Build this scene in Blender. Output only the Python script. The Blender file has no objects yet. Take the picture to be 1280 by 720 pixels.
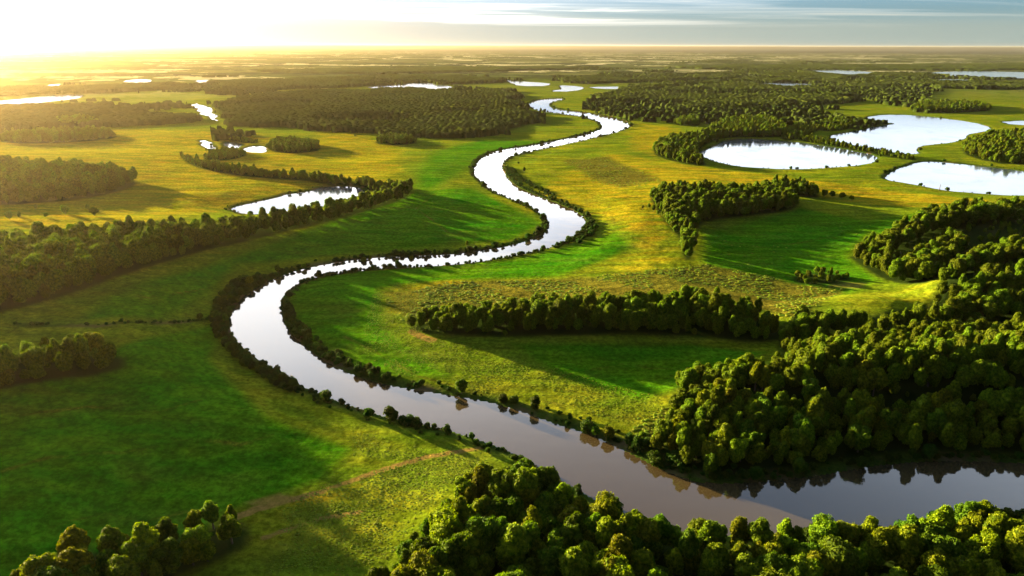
import bpy, math, random
import numpy as np
from mathutils import Vector, Matrix, noise as mnoise
random.seed(7); RNG = np.random.default_rng(7)
S = bpy.context.scene
COL = S.collection
R = math.radians

# ------------------------------------------------------------------ camera
CAM_H = 120.0; FPX = 865.0; PITCH = math.atan(303 / FPX); ROLL = R(0.15)
cam_d = bpy.data.cameras.new('camera'); cam = bpy.data.objects.new('camera', cam_d); COL.objects.link(cam)
cam_d.sensor_width = 36; cam_d.lens = FPX / 1280 * 36; cam_d.clip_start = 1; cam_d.clip_end = 300000
fw = Vector((0, math.cos(PITCH), -math.sin(PITCH))); rt0 = Vector((1, 0, 0)); up0 = rt0.cross(fw)
rt = rt0 * math.cos(ROLL) + up0 * math.sin(ROLL); up = up0 * math.cos(ROLL) - rt0 * math.sin(ROLL)
M = Matrix((rt, up, -fw)).transposed().to_4x4(); M.translation = (0, 0, CAM_H)
cam.matrix_world = M; S.camera = cam

def ray(x, y):
    d = fw + rt * ((x - 640) / FPX) - up * ((y - 360) / FPX)
    return np.array(d)
def flat(x, y, z=0.0):
    d = ray(x, y); dz = min(d[2], -0.0012)
    t = (z - CAM_H) / dz
    return np.array([d[0] * t, d[1] * t])
def flats(pts, z=0.0): return np.array([flat(x, y, z) for x, y in pts])
def to_px(P):
    P = np.asarray(P, float) - np.array([0, 0, CAM_H])
    c = P @ np.array(fw); return 640 + FPX * (P @ np.array(rt)) / c, 360 - FPX * (P @ np.array(up)) / c, c
# pixel coordinates read from enlarged crops of the picture
def zc(x0, y0): return lambda pts: [(x0 + x / 2.6667, y0 + y / 2.6667) for x, y in pts]
z1, z2, z3, z4, z5, z6 = zc(0, 0), zc(400, 0), zc(800, 0), zc(0, 200), zc(400, 200), zc(800, 200)

# ------------------------------------------------------------------ numeric helpers
def hash2(ix, iy, s=0):
    h = (ix.astype(np.int64) * 374761393 + iy.astype(np.int64) * 668265263 + s * 974711) & 0xffffffff
    h = ((h ^ (h >> 13)) * 1274126177) & 0xffffffff
    return ((h ^ (h >> 16)) & 0xffffff) / float(0xffffff)
def vnoise(x, y, sc, s=0):
    x = x / sc; y = y / sc; ix = np.floor(x); iy = np.floor(y); fx = x - ix; fy = y - iy
    fx = fx * fx * (3 - 2 * fx); fy = fy * fy * (3 - 2 * fy)
    a = hash2(ix, iy, s); b = hash2(ix + 1, iy, s); c = hash2(ix, iy + 1, s); d = hash2(ix + 1, iy + 1, s)
    return (a + (b - a) * fx) * (1 - fy) + (c + (d - c) * fx) * fy
def fbm(x, y, sc, o=3, s=0):
    r = 0; a = 1; t = 0
    for k in range(o): r = r + a * vnoise(x, y, sc / 2 ** k, s + k * 17); t += a; a *= .5
    return r / t
def sst(a, b, x):
    t = np.clip((x - a) / (b - a), 0, 1); return t * t * (3 - 2 * t)
def sdist(poly, X, Y):                      # signed distance, negative inside
    X = np.asarray(X, float).ravel(); Y = np.asarray(Y, float).ravel()
    n = len(poly); out = np.empty(len(X))
    for c0 in range(0, len(X), 200000):
        x = X[c0:c0 + 200000]; y = Y[c0:c0 + 200000]
        d2 = np.full(len(x), 1e30); ins = np.zeros(len(x), bool)
        for i in range(n):
            ax, ay = poly[i]; bx, by = poly[(i + 1) % n]
            ex, ey = bx - ax, by - ay; wx, wy = x - ax, y - ay
            t = np.clip((wx * ex + wy * ey) / (ex * ex + ey * ey + 1e-12), 0, 1)
            d2 = np.minimum(d2, (wx - t * ex) ** 2 + (wy - t * ey) ** 2)
            cr = (ay > y) != (by > y)
            if abs(ey) > 1e-12: ins ^= cr & (x < ax + (y - ay) * ex / ey)
        out[c0:c0 + 200000] = np.sqrt(d2) * np.where(ins, -1, 1)
    return out
def sd_box(poly, X, Y, pad=60):             # signed distance, exact only within pad of the polygon
    X = np.asarray(X, float); Y = np.asarray(Y, float); shp = X.shape; X = X.ravel(); Y = Y.ravel()
    out = np.full(len(X), 1e4)
    lo = poly.min(0) - pad; hi = poly.max(0) + pad
    idx = np.nonzero((X > lo[0]) & (X < hi[0]) & (Y > lo[1]) & (Y < hi[1]))[0]
    if not len(idx): return out.reshape(shp)
    idx = idx[np.argsort(Y[idx])]; x = X[idx]; y = Y[idx]
    d2 = np.full(len(x), 1e8); ins = np.zeros(len(x), bool); n = len(poly)
    for i in range(n):
        ax, ay = poly[i]; bx, by = poly[(i + 1) % n]; ex, ey = bx - ax, by - ay
        k0, k1 = np.searchsorted(y, (min(ay, by) - pad, max(ay, by) + pad))
        if k1 > k0:
            m = k0 + np.nonzero((x[k0:k1] > min(ax, bx) - pad) & (x[k0:k1] < max(ax, bx) + pad))[0]
            wx, wy = x[m] - ax, y[m] - ay; t = np.clip((wx * ex + wy * ey) / (ex * ex + ey * ey + 1e-12), 0, 1)
            d2[m] = np.minimum(d2[m], (wx - t * ex) ** 2 + (wy - t * ey) ** 2)
        if abs(ey) > 1e-12:
            j0, j1 = np.searchsorted(y, (min(ay, by), max(ay, by)), 'left')
            ins[j0:j1] ^= x[j0:j1] < ax + (y[j0:j1] - ay) * ex / ey
    out[idx] = np.sqrt(d2) * np.where(ins, -1, 1)
    return out.reshape(shp)
def chaikin(p, n=2, closed=True):
    p = np.asarray(p, float)
    for _ in range(n):
        q = np.roll(p, -1, 0) if closed else p[1:]
        a = p if closed else p[:-1]
        r = np.empty((2 * len(a), 2)); r[0::2] = .75 * a + .25 * q; r[1::2] = .25 * a + .75 * q
        if not closed: r = np.vstack([p[:1], r, p[-1:]])
        p = r
    return p

# ------------------------------------------------------------------ the river and the lakes, traced on the water plane
BANK_L = [(704,123),(677,124),(662,128),(660.6,132),(670,138.7),(700,142.5),(726,145.5),(745,151),(754,157.5),(749,163),(726,169.5),(696,176),(659,183),(625,187.5),(604,195),(593,206),(591,217.5),(599,225),(610,236),(625,244),(647.5,252),(670,262.5),(685,275),(687,284),(677.5,294),(647.5,305),(610,312.5),(569,318),(524,320),(480,321.5),(442,325),(397,332),(360,341),(330,353),(307.5,367),(290.6,383.8),(285,402.5),(290.6,421),(307.5,440),(335,457),(360,474),(397.5,493),(442,509),(480,521.5),(524,531),(561,539),(605,552),(655,573),(700,600),(755,632),(820,660),(900,670),(1000,672),(1100,668),(1190,650),(1260,640),(1340,636),(1480,640)]
BANK_R = [(704,125),(686,129),(688,134.5),(711,139),(745,141.8),(775,148),(789,154.5),(786,160.5),(760,168.8),(719,178),(670,188),(640,195.5),(629,202.5),(627,210),(634,221),(644,232.5),(670,244),(704,257),(728,268),(734,278),(728,290),(705,304),(670,315),(625,323),(587.5,329.5),(531,333.5),(475,336),(437.5,340),(397.5,346),(371,355),(356,366),(350.6,381),(354,399),(363.8,417.5),(382.5,434),(405,451),(435,466),(460,475),(494,483),(531,489),(576,496),(625,505),(662.5,518),(696,530),(726,539),(760,552),(794,570),(831,589),(880,605),(950,602),(1025,594),(1100,580),(1175,575),(1280,578),(1480,590)]
def upsamp(b): return chaikin(flats(b), 2, closed=False)
bL = upsamp(BANK_L); bR = upsamp(BANK_R)
river_poly = np.vstack([bL, bR[::-1]])
WATERS = [('river', 'winding brown river mirroring the bright sky through the meadows', river_poly)]
def pond(name, label, pts, sm=2):
    p = chaikin(flats(pts), 1); q = []
    for k in range(len(p)):                       # resample, then let the shore wander
        a, b_ = p[k], p[(k + 1) % len(p)]; m = max(1, min(6, int(np.hypot(*(b_ - a)) / 6)))
        q += [a + (b_ - a) * j / m for j in range(m)]
    q = np.array(q); size = np.sqrt(abs(np.sum(p[:, 0] * np.roll(p[:, 1], -1) - np.roll(p[:, 0], -1) * p[:, 1])) / 2)
    w_ = min(size * .16, 9)
    q = q + np.stack([fbm(q[:, 0], q[:, 1], size * .35 + 5, 3, 61) - .5, fbm(q[:, 0], q[:, 1], size * .35 + 5, 3, 62) - .5], 1) * 2 * w_
    WATERS.append((name, label, q))
pond('lake', 'oval pale lake just right of the river below the dark wood', z3([(185,515),(250,490),(300,465),(400,463),(520,475),(650,492),(785,518),(772,540),(700,555),(560,563),(400,560),(290,552),(220,535)]))
pond('lake', 'large irregular lake with a spit on its left, farthest of the three', z3([(745,392),(800,382),(900,384),(1000,394),(1100,408),(1195,432),(1150,442),(1090,450),(1062,468),(1000,482),(915,488),(903,500),(930,515),(870,513),(780,497),(700,485),(618,465),(640,450),(720,435),(790,420),(850,412),(800,407)]), 1)
pond('lake', 'long pale lake reaching the right edge, nearest of the three', z3([(798,590),(830,565),(900,548),(950,540),(1050,546),(1150,556),(1280,570),(1450,600),(1500,640),(1280,657),(1150,650),(1020,637),(900,614),(825,603)]))
pond('pond', 'bright elongated pond behind the long left tree belt', z4([(765,172),(800,158),(880,135),(960,114),(1050,98),(1100,90),(1180,90),(1228,100),(1195,120),(1150,136),(1090,150),(960,168),(900,180),(820,182)]))
pond('pond', 'tiny bright pond, left one beside the hedge in the middle fields', z1([(662,470),(692,467),(722,492),(690,503)]))
pond('pond', 'small bright pond between two tiny ponds by the hedge', z1([(752,473),(792,474),(810,494),(770,504),(742,492)]))
pond('pond', 'thin bright pond beside the dark copse in the middle fields', z1([(812,490),(888,485),(884,511),(820,507)]))
pond('creek', 'golden sunlit creek crossing the far left fields', z1([(-300,360),(0,338),(60,332),(150,322),(230,315),(295,318),(240,333),(150,342),(60,352),(0,358),(-300,385)]))
pond('creek', 'little winding creek at the edge of the big forest', z1([(640,343),(685,353),(718,378),(724,403),(712,403),(695,388),(655,374)]))
pond('pond', 'far left hazy pond lying in golden fields', z1([(400,272),(470,264),(515,270),(470,281)]))
pond('pond', 'small hazy pond right of the far left pond', z1([(650,270),(700,266),(705,274),(665,279)]))
pond('pond', 'thin hazy pond at the far left above the creek', z1([(150,285),(205,280),(200,289),(160,291)]))
pond('marsh_water', 'pale shallow water spread beyond the big forest', z2([(140,292),(240,284),(360,276),(380,284),(440,288),(440,302),(370,306),(355,295),(220,298)]), 1)
pond('river_reach', 'far bright reach of the river upstream of the bends', z2([(615,266),(660,272),(770,278),(765,288),(660,288),(640,278)]), 1)
pond('river_reach', 'short bright reach of the river above its first bend', z2([(790,285),(870,288),(875,299),(830,306),(760,306),(820,297)]), 1)
pond('river_reach', 'thin far reach of the river running right', z2([(885,291),(1040,289),(1042,299),(930,297)]), 1)
pond('flooded_field', 'pale flooded field above the right-hand forest', z3([(385,278),(480,276),(585,280),(580,288),(500,294),(400,290)]), 1)
pond('flooded_field', 'wide pale flooded field in the far distance', z3([(545,238),(640,234),(775,240),(770,250),(680,256),(600,246)]), 1)
pond('flooded_field', 'long pale flooded field at the far right', z3([(950,243),(1100,238),(1280,242),(1500,246),(1500,262),(1280,264),(1120,258),(1000,252)]), 1)
pond('flooded_field', 'narrow pale flooded strip below the long one', z3([(985,266),(1110,266),(1130,274),(1010,274)]), 1)
pond('flooded_field', 'faint pale flooded strip at the right edge above the lakes', z3([(1200,405),(1400,400),(1400,418),(1230,417)]), 1)

# ------------------------------------------------------------------ terrain
RELIEF = [  # (pixel x, y, height): the shape of the land
 (-150,430,14),(0,395,12),(80,375,12),(150,345,11),(230,322,9),(300,305,7.5),(400,280,6),(500,250,3.5),
 (0,330,12),(150,300,9),(300,280,7),
 (-150,560,12),(0,470,9.5),(0,540,8),(0,620,7),(-120,700,9),(0,700,5),(90,470,8),(160,430,7),(200,400,6),(150,520,5),(100,600,4.5),(250,520,3),(250,620,1.5),(170,680,2),
 (260,360,4),(300,335,3),(400,310,2),(600,270,2.2),(540,285,2.2),(560,230,2),
 (350,640,.8),(450,600,.6),(400,700,.6),(480,660,1),
 (640,640,3),(600,690,3),(740,690,5),(830,712,5.5),(950,712,6),(1100,708,6),(1230,695,8),(1400,690,8),(850,790,-5),(950,775,-5),(1100,775,-5),(1230,765,-5),(1400,760,-5),(650,790,1),
 (450,400,.8),(520,380,1),(600,360,1),(700,340,1),(600,450,.8),(750,490,.8),(650,405,3),(780,400,5),(900,395,5),(820,450,0.2),(700,460,.5),
 (880,520,4),(960,515,9),(1050,512,13),(1150,509,15),(1280,506,17),(1400,504,18),(860,560,1),(960,560,1.5),(1080,552,2),(1200,550,2),(1400,555,2),
 (900,480,5),(980,478,5),(1080,474,6),(1180,472,8),(1300,468,9),(900,458,2),(1000,450,2),(1080,446,3),(1180,440,3),(1300,436,4),
 (1040,415,7),(1100,400,8),(1180,412,3),(1280,405,4),(1190,375,14),(1240,362,16),(1300,352,18),(1400,345,18),(1120,360,2),(1180,335,3),
 (850,290,4),(930,255,5),(1150,290,4),(1280,285,6),(1000,320,0),(950,300,0),(900,350,1),
 (0,230,8),(100,230,6),(170,230,3),(250,240,2),(300,250,1),(700,220,1),(800,200,1),(1100,240,1),
]
REL_P = np.array([flat(x, y) for x, y, h in RELIEF]); REL_H = np.array([h * (1.35 if x < 280 and y >= 395 else 1) for x, y, h in RELIEF])
_d = np.hypot(REL_P[:, 0], REL_P[:, 1]); REL_S = np.clip(_d * .085, 14, 60)
REL_S = np.where(np.array([(x > 840 and 340 < y < 570) or (y > 650 and x > 700) for x, y, h in RELIEF]), 11.0, REL_S)
def relief(X, Y):
    num = np.zeros(X.shape); den = np.full(X.shape, .02)
    for (px, py), h, s in zip(REL_P, REL_H, REL_S):
        w = np.exp(-((X - px) ** 2 + (Y - py) ** 2) / (2 * s * s)); num += w * h; den += w
    return num / den
def water_sd(X, Y):
    d = np.full(X.shape, 1e4)
    for i, (n, l, p) in enumerate(WATERS):
        d = np.minimum(d, sd_box(p, X, Y, 70))
    return d
def height(X, Y, wd=None):
    X = np.asarray(X, float); Y = np.asarray(Y, float)
    if wd is None: wd = water_sd(X, Y)
    r = np.hypot(X, Y); far = sst(600, 1400, r)
    und = (fbm(X, Y, 70, 3, 3) - .5) * 2.6 + (fbm(X, Y, 14, 3, 9) - .5) * .7
    big = (fbm(X, Y, 900, 2, 21) - .45) * 14 * sst(2500, 7000, r)
    big = big + (112 + 24 * (fbm(X, Y, 9000, 3, 51) - .5)) * sst(22000, 42000, r)
    h = relief(X, Y) + und * (1 - .5 * far) + big + .9
    land = .25 + .65 * sst(0, 5, wd) + (h - .9) * sst(0, 45, wd)
    land = np.maximum(land, .2)
    land = np.where(wd > 45, np.maximum(h, -6), land)
    land += (fbm(X, Y, 3.2, 2, 33) - .5) * .28 * sst(0, 6, wd) * (1 - far)
    bed = -.1 - 2.2 * sst(0, 9, -wd)
    return np.where(wd < 0, bed, land)
def ground_at(x, y):
    """pixel -> point on the land"""
    d = ray(x, y); z = 2.0
    for _ in range(12):
        t = (z - CAM_H) / min(d[2], -.0012); X, Y = d[0] * t, d[1] * t
        z = .5 * z + .5 * float(height(np.array([X]), np.array([Y]))[0])
    return np.array([X, Y, z])
def gpoly(pts):
    D = np.array([ray(x, y) for x, y in pts]); D[:, 2] = np.minimum(D[:, 2], -.0012); z = np.full(len(D), 2.0)
    for _ in range(12):
        t = (z - CAM_H) / D[:, 2]; X, Y = D[:, 0] * t, D[:, 1] * t; z = .5 * z + .5 * height(X, Y)
    return np.stack([X, Y], 1)

# ------------------------------------------------------------------ scene helpers
def tag(o, label=None, cat=None, group=None, kind=None):
    if label: o['label'] = label
    if cat: o['category'] = cat
    if group: o['group'] = group
    if kind: o['kind'] = kind
    return o
def mesh_np(name, V, F, mat=None, smooth=False):
    """V (n,3), F (m,4) or (m,3)"""
    me = bpy.data.meshes.new(name); V = np.asarray(V, np.float32); F = np.asarray(F, np.int32)
    k = F.shape[1]
    me.vertices.add(len(V)); me.vertices.foreach_set('co', V.ravel())
    me.loops.add(F.size); me.loops.foreach_set('vertex_index', F.ravel())
    me.polygons.add(len(F)); me.polygons.foreach_set('loop_start', np.arange(len(F), dtype=np.int32) * k)
    if smooth: me.polygons.foreach_set('use_smooth', np.ones(len(F), bool))
    me.update(calc_edges=True); me.validate()
    if mat: me.materials.append(mat)
    return me
def add(name, me, parent=None, loc=(0, 0, 0)):
    o = bpy.data.objects.new(name, me); COL.objects.link(o); o.location = loc
    if parent: o.parent = parent
    return o

# ------------------------------------------------------------------ materials
def mat(name):
    m = bpy.data.materials.new(name); m.use_nodes = True; nt = m.node_tree; nt.nodes.clear()
    out = nt.nodes.new('ShaderNodeOutputMaterial')
    return m, nt, out
class NB:
    def __init__(s, nt): s.nt = nt
    def n(s, t, **kw):
        nd = s.nt.nodes.new(t)
        for k, v in kw.items():
            if k in nd.inputs.keys(): pass
            setattr(nd, k, v)
        return nd
    def l(s, a, b): s.nt.links.new(a, b)
    def set(s, sock, v):
        if hasattr(v, 'is_output') or isinstance(v, bpy.types.NodeSocket): s.l(v, sock)
        else: sock.default_value = v
    def math(s, op, a, b=None, clamp=False):
        nd = s.n('ShaderNodeMath', operation=op); nd.use_clamp = clamp
        s.set(nd.inputs[0], a)
        if b is not None: s.set(nd.inputs[1], b)
        return nd.outputs[0]
    def mix(s, f, a, b):
        nd = s.n('ShaderNodeMix', data_type='RGBA'); s.set(nd.inputs[0], f); s.set(nd.inputs[6], a); s.set(nd.inputs[7], b)
        return nd.outputs[2]
    def ramp(s, f, lo, hi, a=0.0, b=1.0):
        nd = s.n('ShaderNodeMapRange'); nd.interpolation_type = 'SMOOTHSTEP'
        s.set(nd.inputs[0], f); nd.inputs[1].default_value = lo; nd.inputs[2].default_value = hi; nd.inputs[3].default_value = a; nd.inputs[4].default_value = b
        return nd.outputs[0]
    def noise(s, vec, sc, det=3, rough=.55, dist=0):
        nd = s.n('ShaderNodeTexNoise'); s.l(vec, nd.inputs['Vector']); nd.inputs['Scale'].default_value = sc
        nd.inputs['Detail'].default_value = det; nd.inputs['Roughness'].default_value = rough; nd.inputs['Distortion'].default_value = dist
        return nd.outputs[0]
    def attr(s, name):
        return s.n('ShaderNodeAttribute', attribute_name=name).outputs['Fac']
def c4(r, g, b): return (r, g, b, 1)

def foliage(name, base, alt, trans=.3):
    m, nt, out = mat(name); b = NB(nt)
    tc = b.n('ShaderNodeTexCoord').outputs['Object']; oi = b.n('ShaderNodeObjectInfo')
    n1 = b.noise(tc, 1.1, 2)
    col = b.mix(b.ramp(n1, .35, .68), c4(*base), c4(*alt))
    hs = b.n('ShaderNodeHueSaturation'); b.l(col, hs.inputs['Color'])
    b.l(b.math('ADD', b.math('MULTIPLY', oi.outputs['Random'], .045), .494), hs.inputs['Hue'])
    b.l(b.math('ADD', b.math('MULTIPLY', oi.outputs['Random'], .6), .72), hs.inputs['Value'])
    mul = b.n('ShaderNodeMix', data_type='RGBA', blend_type='MULTIPLY'); mul.inputs[0].default_value = 1
    b.l(hs.outputs[0], mul.inputs[6]); b.l(oi.outputs['Color'], mul.inputs[7])
    col = mul.outputs[2]
    d = b.n('ShaderNodeBsdfPrincipled'); b.l(col, d.inputs['Base Color']); d.inputs['Roughness'].default_value = .75
    d.inputs['Specular IOR Level'].default_value = .04
    t = b.n('ShaderNodeBsdfTranslucent'); tm = b.n('ShaderNodeMix', data_type='RGBA', blend_type='MULTIPLY'); tm.inputs[0].default_value = 1
    b.l(col, tm.inputs[6]); tm.inputs[7].default_value = c4(1.25, 1.3, .3); b.l(tm.outputs[2], t.inputs['Color'])
    mx = b.n('ShaderNodeMixShader'); mx.inputs[0].default_value = trans
    b.l(d.outputs[0], mx.inputs[1]); b.l(t.outputs[0], mx.inputs[2]); b.l(mx.outputs[0], out.inputs[0])
    return m
M_LEAF = foliage('tree_foliage', (.036, .058, .002), (.112, .138, .004))
M_BUSH = foliage('bush_foliage', (.015, .034, .002), (.034, .056, .004))
M_TUFT = foliage('tussock_grass', (.085, .125, .006), (.15, .15, .010), .35)
def barkm():
    m, nt, out = mat('bark'); b = NB(nt); tc = b.n('ShaderNodeTexCoord').outputs['Object']
    d = b.n('ShaderNodeBsdfPrincipled'); d.inputs['Roughness'].default_value = .87
    b.l(b.mix(b.noise(tc, 3, 4), c4(.03, .022, .014), c4(.09, .07, .05)), d.inputs['Base Color']); b.l(d.outputs[0], out.inputs[0]); return m
M_BARK = barkm()
def canopym():
    m, nt, out = mat('forest_canopy'); b = NB(nt); tc = b.n('ShaderNodeTexCoord').outputs['Object']
    d = b.n('ShaderNodeBsdfPrincipled'); d.inputs['Roughness'].default_value = .9; d.inputs['Specular IOR Level'].default_value = 0
    cell = b.attr('cell')
    c = b.mix(cell, c4(.009, .018, .003), c4(.030, .040, .005))
    c = b.mix(b.ramp(b.noise(tc, .006, 4), .42, .6, 0, .75), c, c4(.028, .042, .008))
    b.l(c, d.inputs['Base Color'])
    bp = b.n('ShaderNodeBump'); bp.inputs['Distance'].default_value = 1.2; bp.inputs['Strength'].default_value = 1
    b.l(b.noise(tc, .8, 4), bp.inputs['Height']); b.l(bp.outputs[0], d.inputs['Normal'])
    b.l(d.outputs[0], out.inputs[0]); return m
M_CANOPY = canopym()

def groundm():
    m, nt, out = mat('meadow'); b = NB(nt)
    tc = b.n('ShaderNodeNewGeometry').outputs['Position']
    mp = b.n('ShaderNodeMapping'); b.l(tc, mp.inputs[0]); mp.inputs['Scale'].default_value = (.45, 1, 1); mp.inputs['Rotation'].default_value = (0, 0, .15)
    tv = mp.outputs[0]
    n_s = b.noise(tc, 1.1, 4, .65); n_m = b.noise(tv, .11, 4, .6); n_l = b.noise(tv, .018, 4, .6)
    green = b.mix(b.ramp(n_m, .3, .7), c4(.05, .10, .004), c4(.085, .125, .006))
    gold = b.mix(b.ramp(n_m, .35, .7), c4(.13, .135, .005), c4(.215, .16, .007))
    lush_shade = b.mix(b.ramp(n_m, .3, .75), c4(.022, .098, .002), c4(.048, .122, .003))  # lush grass, with the green cast of shade put into its colour
    scrub = b.mix(b.ramp(n_s, .35, .65), c4(.035, .045, .006), c4(.11, .10, .010))
    wet = b.mix(b.ramp(n_s, .3, .7), c4(.012, .03, .004), c4(.035, .06, .008))
    wet = b.mix(b.ramp(b.noise(tc, .045, 4, .6), .5, .62), wet, c4(.075, .055, .028))
    dirt = b.mix(b.ramp(n_s, .3, .7), c4(.10, .075, .015), c4(.17, .115, .03))
    def edge(name, wob=.35):           # attribute edges broken up by noise
        a = b.attr(name); a = b.math('ADD', a, b.math('MULTIPLY', b.math('SUBTRACT', n_m, .5), wob * 2))
        return b.ramp(a, .25, .75)
    col = b.mix(b.ramp(n_l, .42, .62, 0, .5), green, gold)
    col = b.mix(edge('dry'), col, gold)
    col = b.mix(edge('lush_shade', .2), col, lush_shade)
    col = b.mix(b.ramp(b.noise(tv, .045, 4, .6), .52, .72, 0, .35), col, c4(.07, .075, .010))
    col = b.mix(edge('scrub'), col, scrub)
    # faint mown / grazed streaks
    mp2 = b.n('ShaderNodeMapping'); b.l(tc, mp2.inputs[0]); mp2.inputs['Scale'].default_value = (.012, .16, 1); mp2.inputs['Rotation'].default_value = (0, 0, -.25)
    st = b.noise(mp2.outputs[0], 1, 4, .6)
    hv = b.n('ShaderNodeHueSaturation'); b.l(col, hv.inputs['Color']); b.l(b.ramp(st, .3, .7, .72, 1.25), hv.inputs['Value']); b.l(b.ramp(n_l, .3, .7, .485, .515), hv.inputs['Hue'])
    col = hv.outputs[0]
    n_f = b.ramp(b.noise(tc, .5, 4, .75), .3, .75, .5, 1.38)
    hv2 = b.n('ShaderNodeHueSaturation'); b.l(col, hv2.inputs['Color']); b.l(n_f, hv2.inputs['Value']); col = hv2.outputs[0]
    col = b.mix(edge('dirt', .3), col, dirt)
    # distant mosaic of fields and woods
    mp3 = b.n('ShaderNodeMapping'); b.l(tc, mp3.inputs[0]); mp3.inputs['Scale'].default_value = (.00040, .0013, 1); mp3.inputs['Rotation'].default_value = (0, 0, .06)
    far = b.attr('far')
    v = b.n('ShaderNodeTexVoronoi'); v.inputs['Scale'].default_value = 1.6; b.l(mp3.outputs[0], v.inputs['Vector'])
    vs = b.n('ShaderNodeSeparateColor'); b.l(v.outputs['Color'], vs.inputs[0])
    fcol = b.mix(vs.outputs[0], c4(.022, .042, .012), c4(.06, .068, .018))
    fcol = b.mix(b.ramp(vs.outputs[1], .74, .82), fcol, c4(.24, .23, .13))
    wood = b.ramp(b.noise(mp3.outputs[0], 2.0, 5, .62, .4), .50, .56)
    fcol = b.mix(wood, fcol, c4(.008, .016, .009))
    fcol = b.mix(b.attr('hill'), fcol, c4(.002, .009, .012))
    col = b.mix(far, col, fcol)
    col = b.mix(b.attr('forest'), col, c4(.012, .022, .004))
    col = b.mix(b.attr('bank'), col, wet)
    d = b.n('ShaderNodeBsdfPrincipled'); d.inputs['Roughness'].default_value = .95; d.inputs['Specular IOR Level'].default_value = 0
    b.l(col, d.inputs['Base Color'])
    hgt = b.math('ADD', b.math('MULTIPLY', b.noise(tc, .9, 5, .65), 1.0), b.math('MULTIPLY', b.noise(tc, .22, 3, .5), 1.6))
    bp = b.n('ShaderNodeBump'); bp.inputs['Distance'].default_value = .38
    b.l(b.math('ADD', b.ramp(b.attr('far'), 0, .6, .55, .0), b.math('MULTIPLY', b.attr('scrub'), .3), True), bp.inputs['Strength'])
    b.l(hgt, bp.inputs['Height']); b.l(bp.outputs[0], d.inputs['Normal'])
    b.l(d.outputs[0], out.inputs[0]); return m
M_GROUND = groundm()

def waterm(name, base, rough, ripple, ior):
    m, nt, out = mat(name); b = NB(nt); tc = b.n('ShaderNodeNewGeometry').outputs['Position']
    d = b.n('ShaderNodeBsdfPrincipled'); d.inputs['Roughness'].default_value = rough; d.inputs['IOR'].default_value = ior
    n = b.noise(tc, .02, 3); b.l(b.ramp(b.noise(tc, .035, 4, .6, .5), .45, .7, rough * .8, rough * 1.5), d.inputs['Roughness'])
    b.l(b.mix(n, c4(*base), c4(*[x * 1.25 for x in base])), d.inputs['Base Color'])
    bp = b.n('ShaderNodeBump'); bp.inputs['Distance'].default_value = .05; bp.inputs['Strength'].default_value = ripple
    mp = b.n('ShaderNodeMapping'); b.l(tc, mp.inputs[0]); mp.inputs['Scale'].default_value = (.6, 1, 1)
    b.l(b.math('ADD', b.noise(mp.outputs[0], .35, 3), b.math('MULTIPLY', b.noise(mp.outputs[0], .06, 2), 3)), bp.inputs['Height']); b.l(bp.outputs[0], d.inputs['Normal'])
    b.l(d.outputs[0], out.inputs[0]); return m
M_RIVER = waterm('river_water', (.036, .027, .012), .05, .2, 1.6)
M_LAKE = waterm('lake_water', (.03, .045, .055), .1, .12, 1.36)

# ------------------------------------------------------------------ woods: footprints traced on the land
WOODS = {}
def wood(key, pts, sp, hgt, sm=1): WOODS[key] = dict(poly=chaikin(gpoly(pts), sm), sp=sp, h=hgt)
wood('riverside wood at the bottom centre', [(440,800),(462,748),(488,716),(528,680),(560,645),(590,612),(640,594),(690,612),(745,643),(815,674),(900,684),(1000,686),(1100,682),(1195,664),(1260,654),(1420,650),(1500,830),(700,860)], 5.0, 10)
wood('big wood on the right bank', [(845,508),(848,478),(880,464),(960,462),(985,452),(972,420),(985,402),(1040,408),(1080,398),(1130,388),(1170,376),(1182,348),(1195,328),(1230,312),(1290,298),(1480,290),(1480,570),(1280,568),(1175,564),(1100,568),(1025,582),(950,590),(890,597),(850,582),(800,560),(790,550),(835,535)], 4.2, 9)
wood('long copse in the central meadow', [(512,408),(540,401),(620,396),(700,389),(780,382),(850,377),(905,386),(960,402),(985,424),(940,428),(880,420),(800,416),(700,420),(620,420),(560,418),(520,415)], 4.6, 9.6)
wood('hooked copse below the oval lake', [(812,246),(830,240),(880,242),(950,241),(985,246),(1000,256),(985,264),(930,270),(880,276),(868,290),(866,324),(855,325),(852,300),(835,282),(822,264)], 4.8, 10)
wood('short tree row above the hooked copse', [(950,234),(975,232),(1000,236),(1025,243),(1020,248),(985,244),(955,240)], 4.8, 9)
wood('wood in the right meadow', [(1060,320),(1072,328),(1095,345),(1125,354),(1170,352),(1185,332),(1200,318),(1300,295),(1480,275),(1480,245),(1290,262),(1215,268),(1195,266),(1150,272),(1140,287),(1120,292),(1106,306)], 5.2, 11)
wood('long tree belt on the left', [(-160,425),(0,390),(56,377),(112,359),(150,344),(206,327),(262,311),(337,294),(412,277),(470,261),(518,243),(510,237),(480,251),(412,267),(330,283),(225,292),(150,297),(75,304),(0,310),(-160,322)], 5.1, 11)
wood('copse at the left edge', [(-160,520),(-60,498),(0,486),(60,474),(120,470),(158,458),(150,444),(90,446),(40,452),(-60,462),(-160,470)], 4.8, 9.5)
wood('bottom left clump', [(-10,790),(35,716),(90,694),(140,690),(170,682),(215,676),(255,664),(298,652),(312,668),(300,690),(240,712),(180,740),(120,765),(60,800)], 5.2, 9.5)
wood('round-topped wood far left', [(-200,268),(0,257),(100,250),(160,237),(174,227),(150,221),(100,215),(0,211),(-200,208)], 5.8, 12)
wood('scrub patch beside the big wood', [(990,348),(1010,341),(1050,343),(1065,350),(1030,356),(1000,355)], 4.6, 5)
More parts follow.
